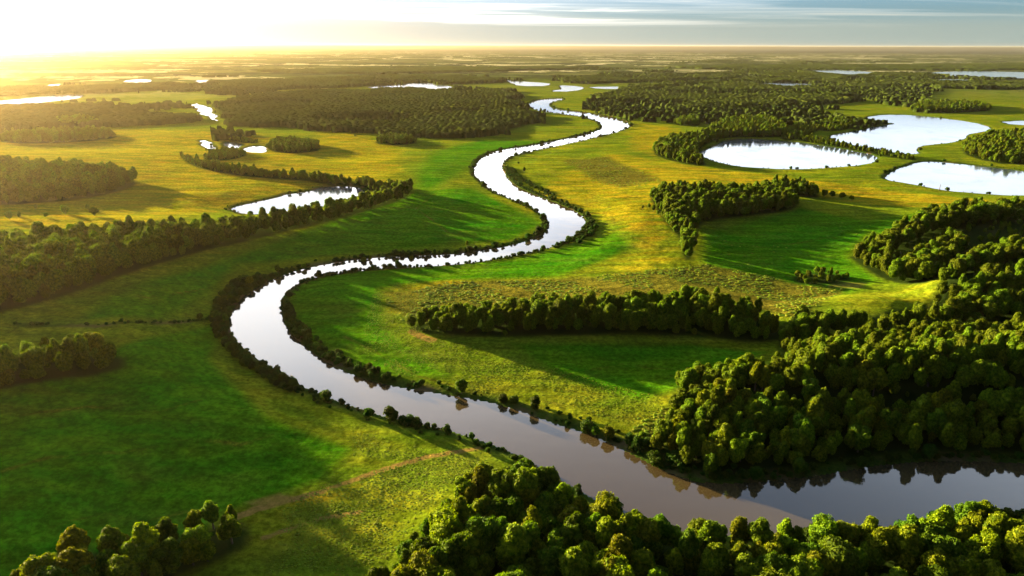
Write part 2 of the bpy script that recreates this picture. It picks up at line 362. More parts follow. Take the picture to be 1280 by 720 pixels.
wood('dark hedge through the golden fields', [(222,194),(252,203),(290,212),(340,217),(400,222),(480,230),(505,236),(500,240),(400,228),(330,223),(280,217),(240,208)], 5.0, 7)
wood('copse beside the tiny ponds', [(330,186),(345,179),(380,178),(402,184),(395,190),(350,192)], 5.4, 9)
wood('thicket under the tiny ponds', z1([(676,522),(715,506),(790,502),(832,516),(770,534),(700,536)]), 5.0, 6)
wood('thin thicket above the tiny ponds', z1([(735,462),(780,458),(825,466),(870,474),(830,478),(770,470)]), 5.0, 5)
wood('shrubby strip between the upper lakes and the fields', [(975,178),(1000,174),(1030,160),(1026,155),(990,158),(980,166)], 6.2, 6)
wood('low copse left of the green bend', [(465,180),(480,172),(505,172),(525,178),(500,182)], 5.4, 8)
wood('waterside trees round the oval lake', [(815,192),(822,180),(845,174),(880,170),(892,158),(920,150),(960,150),(985,160),(992,170),(960,172),(915,171),(890,176),(872,188),(868,194),(885,206),(870,208),(835,200)], 6.2, 10)
wood('tree line between the two upper lakes', [(985,166),(1010,170),(1060,182),(1120,194),(1150,199),(1140,201),(1090,194),(1030,181),(1000,176)], 6.2, 6)
wood('tree line right of the far lake', [(1030,150),(1060,150),(1075,158),(1040,165),(1020,162)], 6.2, 7)
wood('flat green wood at the right edge', [(1198,190),(1215,175),(1250,168),(1480,172),(1480,215),(1290,206),(1240,204)], 6.5, 10)
wood('small hazy wood above the round-topped wood', [(0,172),(60,168),(130,166),(152,172),(100,178),(0,180)], 6.5, 10)
wood('low hazy wood in the left fields', [(60,158),(80,150),(115,151),(128,157),(90,160)], 6.5, 10)
wood('dark copse right of the upper meadow', [(842,155),(850,151),(872,152),(876,157),(855,158)], 6.5, 10)
wood('dark wood strip above the far lake', [(1135,136),(1160,129),(1220,131),(1245,138),(1200,141),(1150,141)], 6.5, 10)
FORESTS = [
 ('big dark forest left of the river', [(265,128),(290,120),(420,113),(560,110),(640,113),(652,121),(655,135),(683,148),(650,158),(610,168),(560,170),(500,166),(440,163),(350,157),(280,154)]),
 ('dark forest right of the upper river', [(728,128),(760,117),(800,106),(900,99),(1000,97),(1060,100),(1150,109),(1160,117),(1070,120),(1040,128),(1000,136),(960,146),(905,150),(860,150),(810,143),(760,134)]),
 ('hazy wood strip on the far left plain', [(-200,152),(0,142),(90,140),(200,143),(250,146),(240,151),(120,157),(0,160),(-200,165)]),
 ('broad forest beyond the marsh', [(250,104),(400,97),(560,93),(640,98),(650,101),(560,104),(440,107),(300,112)]),
 ('thin forest band left of the marsh', [(-200,112),(100,108),(240,104),(260,109),(100,116),(-200,122)]),
 ('thin forest band below the creek', [(-200,137),(60,133),(180,130),(240,130),(150,138),(-200,146)]),
 ('far forest right of the river reaches', [(690,99),(780,94),(880,91),(1000,88),(1120,91),(1200,97),(1100,98),(900,97),(800,102),(720,104)]),
 ('distant forest line at the far right', [(1080,100),(1200,103),(1480,100),(1480,108),(1250,112),(1150,107)]),
 ('very far forest streak in the centre', [(300,88),(500,84),(700,83),(760,85),(600,89),(420,92)]),
 ('very far forest streak on the right', [(820,83),(1000,80),(1480,80),(1480,87),(1100,87),(900,87)]),
 ('small forest spur by the flooded field', [(930,125),(990,117),(1010,122),(990,132),(940,135)]),
]
FPOLY = [(lab, chaikin(flats(p, 4), 1)) for lab, p in FORESTS]

# ------------------------------------------------------------------ ground sheet
def build_ground():
    rr = [12.0]
    while rr[-1] < 50000:
        r = rr[-1]; k = .0065 if r < 2500 else (.009 if r < 8000 else .03)
        if r < 95: k = .06
        rr.append(r * (1 + k))
    rr = np.array(rr)
    a1 = np.arange(-44, 44.01, .13); a0 = np.arange(-176, -44, 4.); a2 = np.arange(48, 181, 4.)
    aa = np.radians(np.concatenate([a0, a1, a2]))
    A, RR = np.meshgrid(aa, rr)
    X = (RR * np.sin(A)).ravel(); Y = (RR * np.cos(A)).ravel()
    wd = water_sd(X, Y); Z = height(X, Y, wd)
    nr, na = len(rr), len(aa)
    i = np.arange(nr - 1)[:, None] * na; j = np.arange(na)[None, :]; j2 = (j + 1) % na
    F = np.stack([i + j, i + j2, i + na + j2, i + na + j], -1).reshape(-1, 4)[:, ::-1]
    V = np.stack([X, Y, Z], 1)
    V = np.vstack([V, [[0, 0, .5]]])                       # close the hole under the camera
    me = mesh_np('ground', V, F, M_GROUND, True)
    hole = [(k, (k + 1) % na) for k in range(na)]
    import bmesh
    bm = bmesh.new(); bm.from_mesh(me); bm.verts.ensure_lookup_table(); c = bm.verts[len(V) - 1]
    for a, b_ in hole: bm.faces.new((c, bm.verts[b_], bm.verts[a])).smooth = True
    bm.normal_update(); bm.to_mesh(me); bm.free()
    r = np.hypot(X, Y)
    def soft(polys, s):
        m = np.zeros(len(X))
        for p in polys:
            p = gpoly(p); sd = sd_box(p, X, Y, 80); rel = np.clip(np.hypot(*p.mean(0)) / 300, .6, 3)
            m = np.maximum(m, 1 - sst(-s * rel, s * rel, sd))
        return m
    dry = soft([[(-200,185),(150,160),(330,170),(505,175),(510,232),(400,245),(300,262),(180,285),(60,290),(-200,300)],
                [(640,265),(700,215),(760,190),(860,205),(1000,222),(1250,250),(1300,300),(1150,262),(900,232),(830,240),(850,330),(760,350),(790,300),(745,270)],
                [(480,350),(560,345),(600,355),(560,372),(520,395),(480,390)],
                [(170,215),(230,195),(300,230),(400,235),(290,262),(200,262)],
                [(790,150),(850,160),(870,180),(820,200),(780,185)],
                [(390,165),(460,165),(500,190),(480,215),(400,200)],
                [(150,160),(330,165),(340,180),(200,180),(150,185)],
                [(300,640),(380,615),(460,600),(440,620),(350,650)]], 10) * .62
    lush_shade = soft([[(-200,440),(60,470),(280,400),(262,450),(330,520),(440,560),(400,600),(280,640),(150,760),(-300,760)],
                 [(360,400),(360,345),(480,338),(640,325),(740,300),(770,290),(790,310),(700,345),(560,350),(475,360),(480,410),(560,470),(470,470),(400,430)],
                 [(520,250),(600,200),(700,180),(600,175),(540,190),(520,220)], [(520,240),(590,235),(680,280),(640,300),(400,320),(300,330),(280,350),(200,400),(100,400),(150,360),(350,300)],
                 [(640,430),(860,430),(960,440),(860,480),(800,500),(700,470)],  # green laid where the central copse throws its shadow
                 [(880,290),(1000,260),(1100,280),(1060,320),(1100,350),(1000,380),(880,330)],
                 [(1060,280),(1180,262),(1120,300)]], 12)  # greener fields, painted mostly where the grass lies in shade
    scrub = soft([[(480,365),(620,350),(760,345),(880,330),(960,345),(1060,365),(1000,400),(880,368),(760,372),(600,385),(500,400)],
                  [(700,200),(760,195),(830,225),(780,235),(740,225)], [(760,560),(820,520),(850,500),(850,560)]], 8) * .8
    def line(pts, w):
        p = gpoly(pts); d = np.full(len(X), 1e4)
        lo = p.min(0) - 20; hi = p.max(0) + 20; mk = (X > lo[0]) & (X < hi[0]) & (Y > lo[1]) & (Y < hi[1])
        for k in range(len(p) - 1):
            e = p[k + 1] - p[k]; wx, wy = X[mk] - p[k][0], Y[mk] - p[k][1]; t = np.clip((wx * e[0] + wy * e[1]) / (e @ e), 0, 1)
            d[mk] = np.minimum(d[mk], np.hypot(wx - t * e[0], wy - t * e[1]))
        return 1 - sst(w * .3, w, d)
    scrub = np.maximum.reduce([scrub] + [line(p, w_) * (.25 + .4 * fbm(X, Y, 18, 2, 80 + k)) for k, (p, w_) in enumerate([
        ([(-40,600),(60,572),(150,566),(240,548),(300,556),(370,535)], 2.2), ([(20,520),(110,508),(200,515),(250,500)], 1.8), ([(60,660),(130,640),(180,652),(270,630)], 1.6),
        ([(430,420),(470,440),(520,470),(600,490),(700,505)], 2.0), ([(700,470),(780,455),(850,462)], 2.0), ([(900,300),(960,310),(1040,296),(1080,310)], 3.0),
        ([(560,230),(520,260),(560,290),(620,288)], 2.5), ([(180,372),(260,360),(300,340)], 1.6), ([(680,220),(760,250),(770,290),(830,312)], 3.0)])])
    dirt = np.maximum.reduce([line([(285,650),(320,637),(400,615),(470,590),(530,572),(600,560)], 2.0) * (.55 + .5 * vnoise(X, Y, 9, 71)), line([(330,672),(400,648),(450,640)], 1.6) * (.4 + .5 * vnoise(X, Y, 6, 72)),
                              line([(515,414),(528,422),(540,425)], 3.5) * .9, soft([[(300,628),(350,615),(380,622),(330,640)]], 4) * .6,
                              soft([[(1035,350),(1090,352),(1080,362),(1030,360)]], 3) * .5])
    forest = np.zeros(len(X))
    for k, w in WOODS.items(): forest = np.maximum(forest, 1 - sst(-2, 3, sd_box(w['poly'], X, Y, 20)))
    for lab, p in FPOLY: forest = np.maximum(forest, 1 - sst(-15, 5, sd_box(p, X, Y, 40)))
    far = sst(1500, 3200, r + 500 * (fbm(X, Y, 700, 2, 5) - .5))
    ditch = line([(20,405),(120,408),(200,404),(262,398)], 2.2) * .8
    bank = np.maximum.reduce([(1 - sst(1.5, 5.5, wd)) * .95, ditch])
    for nm, a in (('dry', dry), ('lush_shade', lush_shade), ('scrub', scrub), ('dirt', dirt), ('forest', forest), ('far', far), ('bank', bank), ('hill', sst(9000, 20000, r))):
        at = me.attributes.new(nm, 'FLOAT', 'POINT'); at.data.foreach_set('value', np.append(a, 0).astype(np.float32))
    o = add('ground', me); tag(o, 'rolling green and golden river meadows reaching the horizon', 'ground', kind='structure')
build_ground()

# ------------------------------------------------------------------ water sheets
import bmesh
def grow(p, d):
    p = np.asarray(p); t = np.roll(p, -1, 0) - np.roll(p, 1, 0); t /= (np.linalg.norm(t, axis=1)[:, None] + 1e-9)
    a = np.sum(p[:, 0] * np.roll(p[:, 1], -1) - np.roll(p[:, 0], -1) * p[:, 1]); n = np.stack([t[:, 1], -t[:, 0]], 1) * (1 if a > 0 else -1)
    return p + n * d
for i, (name, label, p) in enumerate(WATERS):
    rmean = np.hypot(*p.mean(0)); lift = 0 if rmean < 1100 else .25 + (rmean - 1100) * .0006
    q = grow(p, 1.0) if rmean < 900 else p
    bm = bmesh.new(); vs = [bm.verts.new((x, y, lift)) for x, y in q]; es = [bm.edges.new((vs[k], vs[(k + 1) % len(vs)])) for k in range(len(vs))]
    bmesh.ops.triangle_fill(bm, edges=es, use_beauty=True)
    for f in bm.faces:
        f.normal_update()
        if f.normal.z < 0: f.normal_flip()
    me = bpy.data.meshes.new(name); bm.to_mesh(me); bm.free(); me.materials.append(M_RIVER if name == 'river' else M_LAKE)
    tag(add(name, me), label, 'water', kind='structure')

# ------------------------------------------------------------------ tree, bush and tussock models
def ico(sub):
    bm = bmesh.new(); bmesh.ops.create_icosphere(bm, subdivisions=sub, radius=1)
    V = np.array([v.co[:] for v in bm.verts]); F = np.array([[v.index for v in f.verts] for f in bm.faces]); bm.free(); return V, F
ICO2 = ico(2)
def crown_mesh(name, rng, cz, rad, nl, lr, per, ls, m, zmin):
    """lobes of foliage: solid rough cores wrapped in many leaf sprays"""
    C = []
    for k in range(nl):
        for _ in range(60):
            u = rng.normal(size=3); u /= np.linalg.norm(u); q = rng.uniform(.35, 1) ** .6
            c = np.array([0, 0, cz]) + u * rad * q * .72; r = rng.uniform(*lr)
            if c[2] - r * .9 > zmin and all(np.linalg.norm(c - c2) > .55 * (r + r2) * .9 for c2, r2 in C): break
        C.append((c, r))
    V = []; F = []; n0 = 0
    for c, r in C:
        iv, fi = ICO2; off = rng.uniform(0, 50, 3)
        d = 1 + .22 * (vnoise(iv[:, 0] * 2 + off[0], iv[:, 1] * 2 + iv[:, 2] * 1.7 + off[1], 1) - .5) * 2
        v = iv * (r * .86 * d)[:, None] * np.array([1, 1, .88]) + c
        V.append(v); F.append(fi + n0); n0 += len(v)
    tri = np.vstack(F); tri = np.hstack([tri, tri[:, 2:3]])
    LV = []; LF = []
    for c, r in C:
        n = int(per * r * r / (lr[1] ** 2)); u = rng.normal(size=(n, 3)); u[:, 2] += .15; u /= np.linalg.norm(u, axis=1)[:, None]
        off = rng.uniform(0, 50, 3)
        bump = 1 + .2 * (vnoise(u[:, 0] * 2.4 + off[0], u[:, 1] * 2.4 + u[:, 2] * 2 + off[1], 1) - .5) * 2
        p = c + u * (r * bump * rng.uniform(.86, 1.08, n))[:, None] * np.array([1, 1, .9])
        keep = np.ones(n, bool)
        for c2, r2 in C:
            if c2 is c: continue
            keep &= np.linalg.norm(p - c2, axis=1) > r2 * .8
        keep &= p[:, 2] > zmin * .8
        p = p[keep]; u = u[keep]; n = len(p)
        nn = u + rng.normal(size=(n, 3)) * .55; nn /= np.linalg.norm(nn, axis=1)[:, None]
        t = np.cross(nn, rng.normal(size=(n, 3))); t /= np.linalg.norm(t, axis=1)[:, None]; bt = np.cross(nn, t)
        s = rng.uniform(ls * .6, ls * 1.25, n)[:, None]; e = s * rng.uniform(.5, .9, n)[:, None]
        q = np.stack([p - t * s, p - bt * e + nn * s * .12, p + t * s - nn * s * .2, p + bt * e + nn * s * .12], 1)
        LV.append(q.reshape(-1, 3)); LF.append(np.arange(n * 4).reshape(n, 4) + n0); n0 += n * 4
    Vv = np.vstack(V + LV)
    me = bpy.data.meshes.new(name)
    tris = np.vstack(F); quads = np.vstack(LF)
    me.vertices.add(len(Vv)); me.vertices.foreach_set('co', Vv.astype(np.float32).ravel())
    li = np.concatenate([tris.ravel(), quads.ravel()]).astype(np.int32)
    me.loops.add(len(li)); me.loops.foreach_set('vertex_index', li)
    ls_ = np.concatenate([np.arange(len(tris)) * 3, len(tris) * 3 + np.arange(len(quads)) * 4]).astype(np.int32)
    me.polygons.add(len(ls_)); me.polygons.foreach_set('loop_start', ls_)
    me.polygons.foreach_set('use_smooth', np.concatenate([np.ones(len(tris), bool), np.zeros(len(quads), bool)]))
    me.update(calc_edges=True); me.materials.append(m)
    return me, C
def tube(V, F, a, b, ra, rb, n=7):
    a = np.array(a, float); b = np.array(b, float); d = b - a; d /= np.linalg.norm(d)
    t = np.cross(d, [0.3, .9, .1]); t /= np.linalg.norm(t); s = np.cross(d, t); n0 = len(V)
    for p, r in ((a, ra), (b, rb)):
        for k in range(n): V.append(p + r * (math.cos(6.2832 * k / n) * t + math.sin(6.2832 * k / n) * s))
    for k in range(n): F.append((n0 + k, n0 + (k + 1) % n, n0 + n + (k + 1) % n, n0 + n + k))
def trunk_mesh(name, rng, C, h):
    V = []; F = []; bend = rng.normal(size=2) * .25
    p0, p1, p2 = (0, 0, -.8), (bend[0] * .5, bend[1] * .5, h * .3), (bend[0], bend[1], h * .62)
    tube(V, F, p0, p1, .36, .25); tube(V, F, p1, p2, .25, .12)
    for c, r in sorted(C, key=lambda q: -q[1])[:6]:
        s = np.array(p1) + (np.array(p2) - np.array(p1)) * rng.uniform(0, .8); mid = (s + c) / 2 + [0, 0, -.3]
        tube(V, F, s, mid, .13, .09, 6); tube(V, F, mid, c, .09, .03, 6)
    return mesh_np(name, V, F, M_BARK, True)
TREES = []
shapes = [(5.6, (3.5, 3.5, 4.0), 15, (1.3, 2.1), 1.3), (5.2, (4.1, 3.8, 3.4), 17, (1.2, 2.0), 1.2), (6.0, (3.0, 3.2, 4.6), 14, (1.2, 1.9), 1.3),
          (6.2, (2.4, 2.6, 4.4), 9, (1.0, 1.9), 1.6), (5.2, (4.3, 4.0, 3.6), 13, (.9, 1.9), 1.3), (5.0, (4.4, 3.6, 3.2), 18, (1.1, 1.9), 1.1), (5.6, (3.4, 3.9, 3.8), 12, (1.6, 2.4), 1.3), (4.6, (3.3, 3.3, 3.1), 11, (1.3, 2.0), 1.1)]
for k, (cz, rad, nl, lr, zm) in enumerate(shapes):
    rng = np.random.default_rng(100 + k); me, C = crown_mesh('crown', rng, cz, np.array(rad), nl, lr, 520, .34, M_LEAF, zm)
    TREES.append((me, trunk_mesh('trunk', rng, C, 9)))
BUSHES = []
for k, (cz, rad, nl, lr) in enumerate([(1.0, (1.1, 1.0, .7), 6, (.6, .9)), (1.15, (.9, .9, .9), 5, (.6, .95)), (.9, (1.4, 1.0, .6), 7, (.5, .85)), (1.2, (.8, .9, 1.0), 6, (.5, .85))]):
    me, C = crown_mesh('riverside_bush', np.random.default_rng(200 + k), cz, np.array(rad), nl, lr, 190, .2, M_BUSH, 0.0); BUSHES.append(me)
def tuft_mesh(rng):                       # a low matted mound of grass with blades leaning outwards
    iv, fi = ICO2; off = rng.uniform(0, 50, 2); V = iv.copy(); F0 = fi
    d = 1 + .5 * (vnoise(iv[:, 0] * 3 + off[0], iv[:, 1] * 3 + off[1], 1) - .5)
    V = V * d[:, None] * np.array([.55, .48, .2]); V = list(V); F = [(a, b, c, c) for a, b, c in F0]; T = []
    for k in range(60):
        a = rng.uniform(0, 6.28); r = rng.uniform(0, .5) ; x, y = r * math.cos(a), .85 * r * math.sin(a); z = .2 * math.sqrt(max(0, 1 - (r / .52) ** 2)); n = len(V)
        lx, ly = math.cos(a) * rng.uniform(.08, .25), math.sin(a) * rng.uniform(.08, .25); w = rng.uniform(.03, .06); cx, cy = -math.sin(a) * w, math.cos(a) * w
        V += [(x - cx, y - cy, z - .04), (x + cx, y + cy, z - .04), (x + lx, y + ly, z + rng.uniform(.03, .14))]; T.append((n, n + 1, n + 2))
    bm_ = bmesh.new(); bv_ = [bm_.verts.new(v) for v in V]
    for f in F: bm_.faces.new([bv_[i] for i in f[:3]]).smooth = True
    for f in T: bm_.faces.new([bv_[i] for i in f])
    me = bpy.data.meshes.new('grass_tussock'); bm_.to_mesh(me); bm_.free(); me.materials.append(M_TUFT); return me
TUFTS = [tuft_mesh(np.random.default_rng(300 + k)) for k in range(3)]

# ------------------------------------------------------------------ scatter
def scatter(poly, sp, rng, jit=.42):
    lo = poly.min(0); hi = poly.max(0); xs = np.arange(lo[0], hi[0], sp); ys = np.arange(lo[1], hi[1], sp * .88)
    X, Y = np.meshgrid(xs, ys); X[1::2] += sp / 2
    X = X + rng.uniform(-jit, jit, X.shape) * sp; Y = Y + rng.uniform(-jit, jit, Y.shape) * sp
    X = X.ravel(); Y = Y.ravel(); m = sdist(poly, X, Y) < 0
    return X[m], Y[m]
rng = np.random.default_rng(11)
HOLLOWS = [gpoly(p) for p in (
    [(890,453),(960,441),(1060,437),(1180,429),(1480,415),(1480,396),(1180,406),(1100,414),(1020,427),(960,435)],
    [(1030,400),(1120,386),(1178,376),(1195,394),(1120,408),(1070,414)],
    [(1180,356),(1240,335),(1300,325),(1480,320),(1480,345),(1300,345),(1240,358),(1185,374)],
    [(1100,326),(1140,302),(1200,284),(1300,274),(1480,262),(1480,278),(1300,292),(1200,304),(1150,322),(1120,342)],
    [(900,505),(960,492),(1060,498),(1180,492),(1480,486),(1480,500),(1180,508),(1060,514),(960,510)],
    [(1190,330),(1215,300),(1300,290),(1480,285),(1480,300),(1300,306),(1230,318),(1205,338)])]
ALL = []        # trees: key, x, y, z, scale
for key, w in WOODS.items():
    X, Y = scatter(w['poly'], w['sp'], rng); ok = water_sd(X, Y) > 1.5; X, Y = X[ok], Y[ok]; Z = height(X, Y)
    ed = -sdist(w['poly'], X, Y)
    hol = np.min([sd_box(p, X, Y, 10) for p in HOLLOWS], axis=0)
    for x, y, z, e, ho in zip(X, Y, Z, ed, hol):
        s = w['h'] / 9.5 * rng.uniform(.68, 1.24) * (.8 + .2 * min(1, e / 8))
        if ho < 0:
            if rng.random() < .6: continue
            s *= .38
        if rng.random() < .06: s *= .6
        ALL.append([key, x, y, z, s])
for (px, py, hh) in [(312,357,6),(455,329,4.5),(463,327,4),(348,342,5),(380,336,4),(577,492,5.5),(250,400,3.6),(655,216,5.5),(648,205,3),(1232,262,6),(1252,258,5),
                     (1040,247,6),(1052,249,6),(1064,251,5),(1030,246,6.5),(12,275,6),(25,272,4),(82,268,7),(58,272,4),(118,270,7.5),(110,262,4),(45,262,4),
                     (803,262,3.5),(811,260,3.5),(817,264,4.5),(1010,500,9),(760,548,5.5),(744,545,4),(515,326,3.6),(584,308,3.5),(822,268,3.5),
                     (95,440,9),(60,442,7),(120,443,9),(438,167,5),(444,171,4),(258,190,5),(264,183,5)]:
    g = ground_at(px, py); ALL.append(['solo', g[0], g[1], g[2], hh / 9.5])
def infra(x, y, z, pad=1.02):
    u, v, c = to_px([x, y, z]); return c > 0 and -60 * pad < u < 1340 and -20 < v < 800
ALL = [a for a in ALL if not (np.hypot(a[1], a[2]) < 60)]
vis = [infra(a[1], a[2], a[3] + 5) for a in ALL]
def topvis(a):
    u, v, c = to_px([a[1], a[2], a[3] + 9.5 * a[4]]); return c > 0 and -8 < u < 1288 and v < 716
cand = sorted([k for k, a in enumerate(ALL) if topvis(a)], key=lambda k: (0 if ALL[k][0] == 'solo' else 1) * 1e4 + math.dist((ALL[k][1], ALL[k][2], 0), (0, 0, CAM_H)) / ALL[k][4] ** .7)
INDIV = cand[:290]; IND = set(INDIV)

TONES = [('olive green', (1.2, 1.0, .8, 1)), ('deep green', (.65, .8, .9, 1)), ('yellow-green', (1.5, 1.35, .9, 1)), ('mid green', (1, 1.05, 1, 1))]
NUMW = ['first', 'second', 'third', 'fourth', 'fifth', 'sixth', 'seventh', 'eighth', 'ninth', 'tenth', 'eleventh', 'twelfth', 'thirteenth', 'fourteenth', 'fifteenth', 'sixteenth', 'seventeenth', 'eighteenth', 'nineteenth', 'twentieth']
def ordw(n):
    if n < 20: return NUMW[n]
    t = ['', '', 'twenty', 'thirty', 'forty', 'fifty', 'sixty', 'seventy', 'eighty', 'ninety'][(n + 1) // 10]; u = (n + 1) % 10
    return t + '-' + NUMW[u - 1] if u else t.replace('ty', 'tieth')
groups = {}
SHORTK = {'riverside wood at the bottom centre': 'bottom centre wood', 'big wood on the right bank': 'right bank wood', 'long copse in the central meadow': 'central meadow copse', 'copse at the left edge': 'left edge copse',
          'bottom left clump': 'bottom left clump', 'long tree belt on the left': 'left tree belt', 'scrub patch beside the big wood': 'meadow scrub patch', 'hooked copse below the oval lake': 'hooked copse', 'wood in the right meadow': 'right meadow wood'}
for k in INDIV: groups.setdefault(ALL[k][0], []).append(k)
protoT = {}
CROWNS = []
def place_tree(k, label, group, name='broadleaf_tree', cat='tree'):
    key, x, y, z, s = ALL[k]; v = int(hash2(np.array([k]), np.array([3]))[0] * 7.99); tn = int(hash2(np.array([k]), np.array([8]))[0] * 3.99)
    root = bpy.data.objects.new(name, None); COL.objects.link(root); root.location = (x, y, z - .1); root.empty_display_size = .5
    root.rotation_euler = (0, 0, rng.uniform(0, 6.28)); wf = .95 if key in ('solo', 'bottom left clump') else (.84 if key.startswith('riverside') else .74); root.scale = (s * rng.uniform(.85, 1.15) * wf, s * rng.uniform(.85, 1.15) * wf, s)
    if v not in protoT: protoT[v] = (bpy.data.objects.new('crown', TREES[v][0]), bpy.data.objects.new('trunk', TREES[v][1])); cr, tr = protoT[v]
    else: cr, tr = protoT[v][0].copy(), protoT[v][1].copy()
    for o in (cr, tr): COL.objects.link(o); o.parent = root
    cr.color = TONES[tn][1]
    tag(root, label.replace('TONE', TONES[tn][0]), cat, group)
    return root
SOLO = ['TONE tree standing alone at the top left of the river bend', 'TONE bushy tree on the far bank where the river narrows', 'small TONE tree beside the narrow reach of the river', 'TONE tree on the outer bank just above the wide bend', 'TONE bush-like tree on the bank left of the narrow reach', 'round TONE tree alone on the inner bank, reflected in the water', 'small TONE shrub at the end of the ditch by the bend', 'round TONE tree beside the middle bend of the river', 'small TONE shrub above the round tree at the middle bend', 'TONE tree beyond the wood below the nearest lake', 'smaller TONE tree next to the edge beyond the right wood', 'second TONE bush of the short row in the lake meadow', 'third TONE bush of the short row in the lake meadow', 'last TONE bush of the short row in the lake meadow', 'first TONE bush of the short row in the lake meadow', 'dark round tree at the very left edge beyond the belt', 'small low tree next to the round one at the left edge', 'round hazy tree left of the largest one beyond the belt', 'low hazy shrub between two round trees beyond the belt', 'largest round hazy tree standing beyond the left belt', 'small hazy shrub behind the largest round tree', 'small hazy shrub at the foot of the round-topped wood', 'outermost TONE shrub left of the hooked copse', 'middle TONE shrub left of the hooked copse', 'TONE shrub touching the hooked copse on its left', 'tall TONE tree rising from the lit side of the big wood', 'TONE tree on the right bank upstream of the big wood', 'smaller TONE tree upstream of the big wood on the bank', 'lone low tree on the far bank above the inner bend', 'small lone tree in the green field above the narrow reach', 'low TONE shrub below the others left of the hooked copse', 'dark tree behind the sunlit copse at the left edge', 'smaller dark tree behind the sunlit copse at the left edge', 'biggest dark domed tree at the right end of the left copse', 'small dark tree in the fields near the low copse', 'tiny dark tree next to the low copse', 'small dark tree at the left tip of the hedge', 'small dark tree above the left tip of the hedge']
solo_all = [k for k, a in enumerate(ALL) if a[0] == 'solo']
for key, ks in groups.items():
    if key == 'solo':
        for k in ks: place_tree(k, SOLO[solo_all.index(k)], 'lone trees and shrubs in the meadows')
        continue
    ks = sorted(ks, key=lambda k: to_px([ALL[k][1], ALL[k][2], ALL[k][3]])[1], reverse=True)
    nrow = max(1, round(math.sqrt(len(ks) / 2.2))); per = math.ceil(len(ks) / nrow); nrow = math.ceil(len(ks) / per)
    for r in range(nrow):
        row = sorted(ks[r * per:(r + 1) * per], key=lambda k: to_px([ALL[k][1], ALL[k][2], 5])[0])
        rw = 'nearest row' if r == 0 else ('%s nearest row' % ordw(r))
        for q, k in enumerate(row):
            big = 'tall' if ALL[k][4] > 1.2 else ('small' if ALL[k][4] < .75 else 'lumpy')
            e = len(row) - 1 - q
            who = 'leftmost' if q == 0 else ('rightmost' if e == 0 else (ordw(q) + ' from left' if q <= e else ordw(e) + ' from right'))
            place_tree(k, '%s TONE tree, %s in %s of %s' % (big, who, rw, SHORTK.get(key, key)), 'trees of the ' + key)

# ------------------------------------------------------------------ instanced masses (too many to count)
def stuff(name, label, cat, pts, sources):
    """pts: rows x, y, z, scale, zscale, variant"""
    P = np.array(pts, float); me = bpy.data.meshes.new(name); me.vertices.add(len(P)); me.vertices.foreach_set('co', P[:, :3].astype(np.float32).ravel()); me.update()
    def at(n, t, a): me.attributes.new(n, t, 'POINT').data.foreach_set('value', a)
    at('scl', 'FLOAT', P[:, 3].astype(np.float32)); at('zscl', 'FLOAT', P[:, 4].astype(np.float32)); at('vid', 'INT', P[:, 5].astype(np.int32)); at('rz', 'FLOAT', rng.uniform(0, 6.28, len(P)).astype(np.float32))
    o = add(name, me); tag(o, label, cat, kind='stuff')
    g = bpy.data.node_groups.new(name, 'GeometryNodeTree'); g.interface.new_socket('Geometry', in_out='INPUT', socket_type='NodeSocketGeometry'); g.interface.new_socket('Geometry', in_out='OUTPUT', socket_type='NodeSocketGeometry')
    N = g.nodes.new; L = g.links.new; gi = N('NodeGroupInput'); go = N('NodeGroupOutput'); jn = N('GeometryNodeJoinGeometry')
    for s in sources:
        oi = N('GeometryNodeObjectInfo'); oi.inputs['Object'].default_value = s; oi.inputs['As Instance'].default_value = True; oi.transform_space = 'ORIGINAL'; L(oi.outputs['Geometry'], jn.inputs[0])
    def na(n, t):
        a = N('GeometryNodeInputNamedAttribute'); a.data_type = t; a.inputs['Name'].default_value = n
        return [s for s in a.outputs if s.enabled and s.name == 'Attribute'][0]
    iop = N('GeometryNodeInstanceOnPoints'); L(gi.outputs[0], iop.inputs['Points']); L(jn.outputs[0], iop.inputs['Instance']); iop.inputs['Pick Instance'].default_value = True
    L(na('vid', 'INT'), iop.inputs['Instance Index'])
    cr = N('ShaderNodeCombineXYZ'); L(na('rz', 'FLOAT'), cr.inputs[2]); L(cr.outputs[0], iop.inputs['Rotation'])
    cs = N('ShaderNodeCombineXYZ'); a = na('scl', 'FLOAT'); L(a, cs.inputs[0]); L(a, cs.inputs[1]); L(na('zscl', 'FLOAT'), cs.inputs[2]); L(cs.outputs[0], iop.inputs['Scale'])
    L(iop.outputs[0], go.inputs[0])
    md = o.modifiers.new('scatter', 'NODES'); md.node_group = g
    return o
rest = [a for k, a in enumerate(ALL) if k not in IND]
csrc = [protoT[v][0] for v in sorted(protoT)]
stuff('woodland', 'dense broadleaf woods and copses massed beyond the nearest trees', 'woodland',
      [(a[1], a[2], a[3] - .3, a[4] * rng.uniform(.6, .9), a[4] * 1.05, int(rng.integers(len(csrc)))) for a in rest], csrc)

